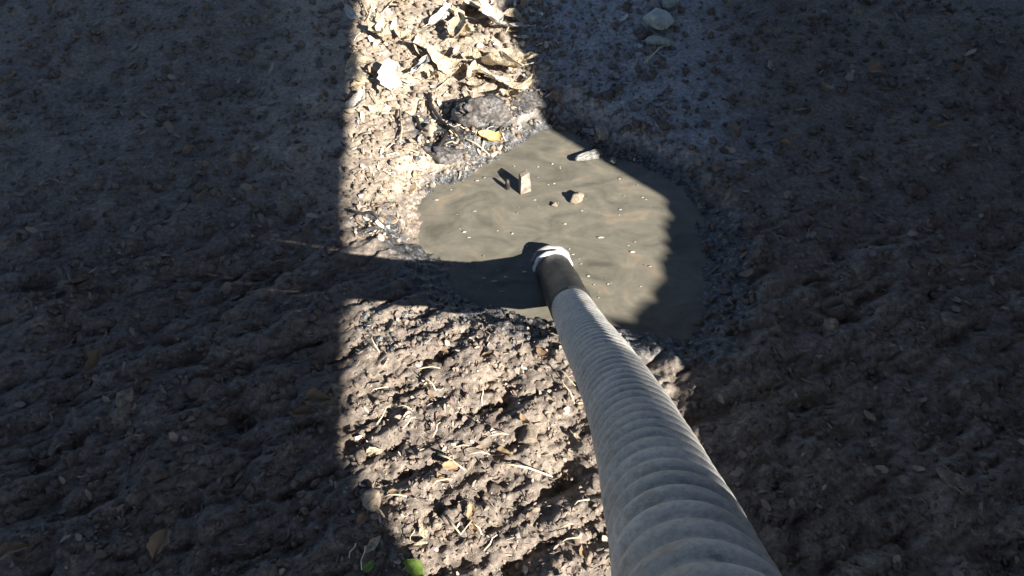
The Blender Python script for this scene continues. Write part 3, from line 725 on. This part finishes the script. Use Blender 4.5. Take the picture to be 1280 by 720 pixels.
# trodden chips of leaf, straw and bark, too many to count
def chip_material(name):
    m, nt, N, L, B = mat(name)
    a = N.new('ShaderNodeAttribute'); a.attribute_name = 'tone'
    L.new(a.outputs['Color'], B.inputs['Base Color']); B.inputs['Roughness'].default_value = 0.75
    return m
M['chip'] = chip_material('leaf_chips')
PAL_NEAR = [(.30, .24, .19), (.24, .18, .14), (.40, .33, .27), (.16, .11, .08), (.27, .20, .17), (.50, .43, .36), (.20, .155, .13), (.09, .07, .055), (.24, .19, .16)]
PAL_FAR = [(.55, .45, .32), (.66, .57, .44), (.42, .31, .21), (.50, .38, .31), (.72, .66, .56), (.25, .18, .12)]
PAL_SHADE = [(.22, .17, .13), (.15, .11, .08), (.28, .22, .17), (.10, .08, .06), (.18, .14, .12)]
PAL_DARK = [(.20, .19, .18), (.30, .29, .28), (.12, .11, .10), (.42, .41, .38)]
def chips(name, n, region, pal, lo, hi, seed, label):
    r = np.random.default_rng(seed); V = []; F = []; T = []
    for _ in range(n):
        px, py = r.uniform(region[0], region[2]), r.uniform(region[1], region[3])
        p = on_ground(px, py)
        if gsd(p.x, p.y) < 0.012: continue
        l = (lo + (hi - lo) * r.random() ** 2.5) / px_size(p); w = l * r.choice([0.12, 0.3, 0.5, 0.7]); b = len(V)
        e = Matrix.Rotation(r.uniform(0, 6.3), 3, 'Z') @ Matrix.Rotation(r.normal(0, 0.45), 3, 'X') @ Matrix.Rotation(r.normal(0, 0.45), 3, 'Y')
        c = r.uniform(-0.25, 0.35) * l; c2 = r.uniform(-0.3, 0.3) * w; q = p + Vector((0, 0, 0.002 + 0.12 * l))
        t = max(0.0006, 0.03 * l)
        for dz in (t, -t):
            for (u_, v_) in ((-.5, -.2), (0, -.5), (.5, -.15), (.45, .3), (-.05, .5), (-.5, .25)):
                V.append(q + e @ Vector((u_ * l * r.uniform(.75, 1.1), v_ * w * r.uniform(.7, 1.2), c * abs(u_) + c2 * abs(v_) + dz)))
        F += [(b, b + 1, b + 4, b + 5), (b + 1, b + 2, b + 3, b + 4), (b + 11, b + 10, b + 7, b + 6), (b + 10, b + 9, b + 8, b + 7)]
        F += [(b + k, b + 6 + k, b + 6 + (k + 1) % 6, b + (k + 1) % 6) for k in range(6)]
        cc = np.array(pal[r.integers(len(pal))]) * r.uniform(0.75, 1.2); T += [(*cc, 1.0)] * 12
    o = mesh_obj(name, V, F, M['chip'], smooth=False); o['kind'] = 'stuff'; o['label'] = label
    a = o.data.attributes.new('tone', 'FLOAT_COLOR', 'POINT'); a.data.foreach_set('color', np.array(T, np.float32).ravel())
chips('leaf_litter', 1300, (438, 395, 775, 722), PAL_NEAR, 3, 13, 21, 'trodden scraps of leaf and bark over the near soil')
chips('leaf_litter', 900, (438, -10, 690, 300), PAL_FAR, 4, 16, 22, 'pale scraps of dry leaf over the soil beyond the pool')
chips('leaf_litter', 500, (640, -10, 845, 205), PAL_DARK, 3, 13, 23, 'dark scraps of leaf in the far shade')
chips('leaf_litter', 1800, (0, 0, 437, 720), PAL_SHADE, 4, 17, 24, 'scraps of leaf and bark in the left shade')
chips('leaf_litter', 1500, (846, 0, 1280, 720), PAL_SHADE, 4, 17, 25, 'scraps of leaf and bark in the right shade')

# flecks of foam on the water, some in place of ripple glints
r = np.random.default_rng(3); V = []; F = []; off = 0
bm = bmesh.new(); bmesh.ops.create_icosphere(bm, subdivisions=1, radius=0.5)
base = np.array([v.co[:] for v in bm.verts]); fc = np.array([[v.index for v in f.verts] for f in bm.faces]); bm.free()
spots = [(735, 345, 4), (742, 356, 3), (726, 330, 3), (716, 318, 3), (668, 318, 3), (604, 320, 3), (748, 372, 3), (605, 348, 5), (618, 352, 5), (633, 347, 6), (656, 340, 4), (650, 333, 3), (628, 365, 4), (686, 311, 7), (580, 290, 4), (586, 297, 4), (640, 292, 5), (750, 297, 6), (596, 226, 4), (605, 222, 4), (700, 330, 3), (790, 315, 5), (812, 333, 3), (760, 355, 4),  # flecks within the hose shadow paint in ripple glints
         (545, 250, 4), (593, 264, 3), (690, 205, 3), (668, 250, 3), (775, 262, 3), (706, 280, 3)]
spots += [(r.uniform(540, 815), r.uniform(190, 390), r.uniform(1.2, 2.6)) for _ in range(45)]
for px, py, s in spots:
    x, y = at(px, py, WZ)
    if poly_sd(np.array([x]), np.array([y]), pool)[0] > -0.01: continue
    k = s / px_size((x, y, WZ))
    V.append(base * np.array([k * r.uniform(.8, 2.2), k * r.uniform(.5, 1.0), k * 0.35]) + np.array([x, y, WZ + 0.001])); F.append(fc + off); off += len(base)
o = mesh_obj('foam_flecks', np.concatenate(V).tolist(), np.concatenate(F).tolist(), M['scum']); o['kind'] = 'stuff'
o['label'] = 'tiny pale flecks of foam floating on the muddy water'
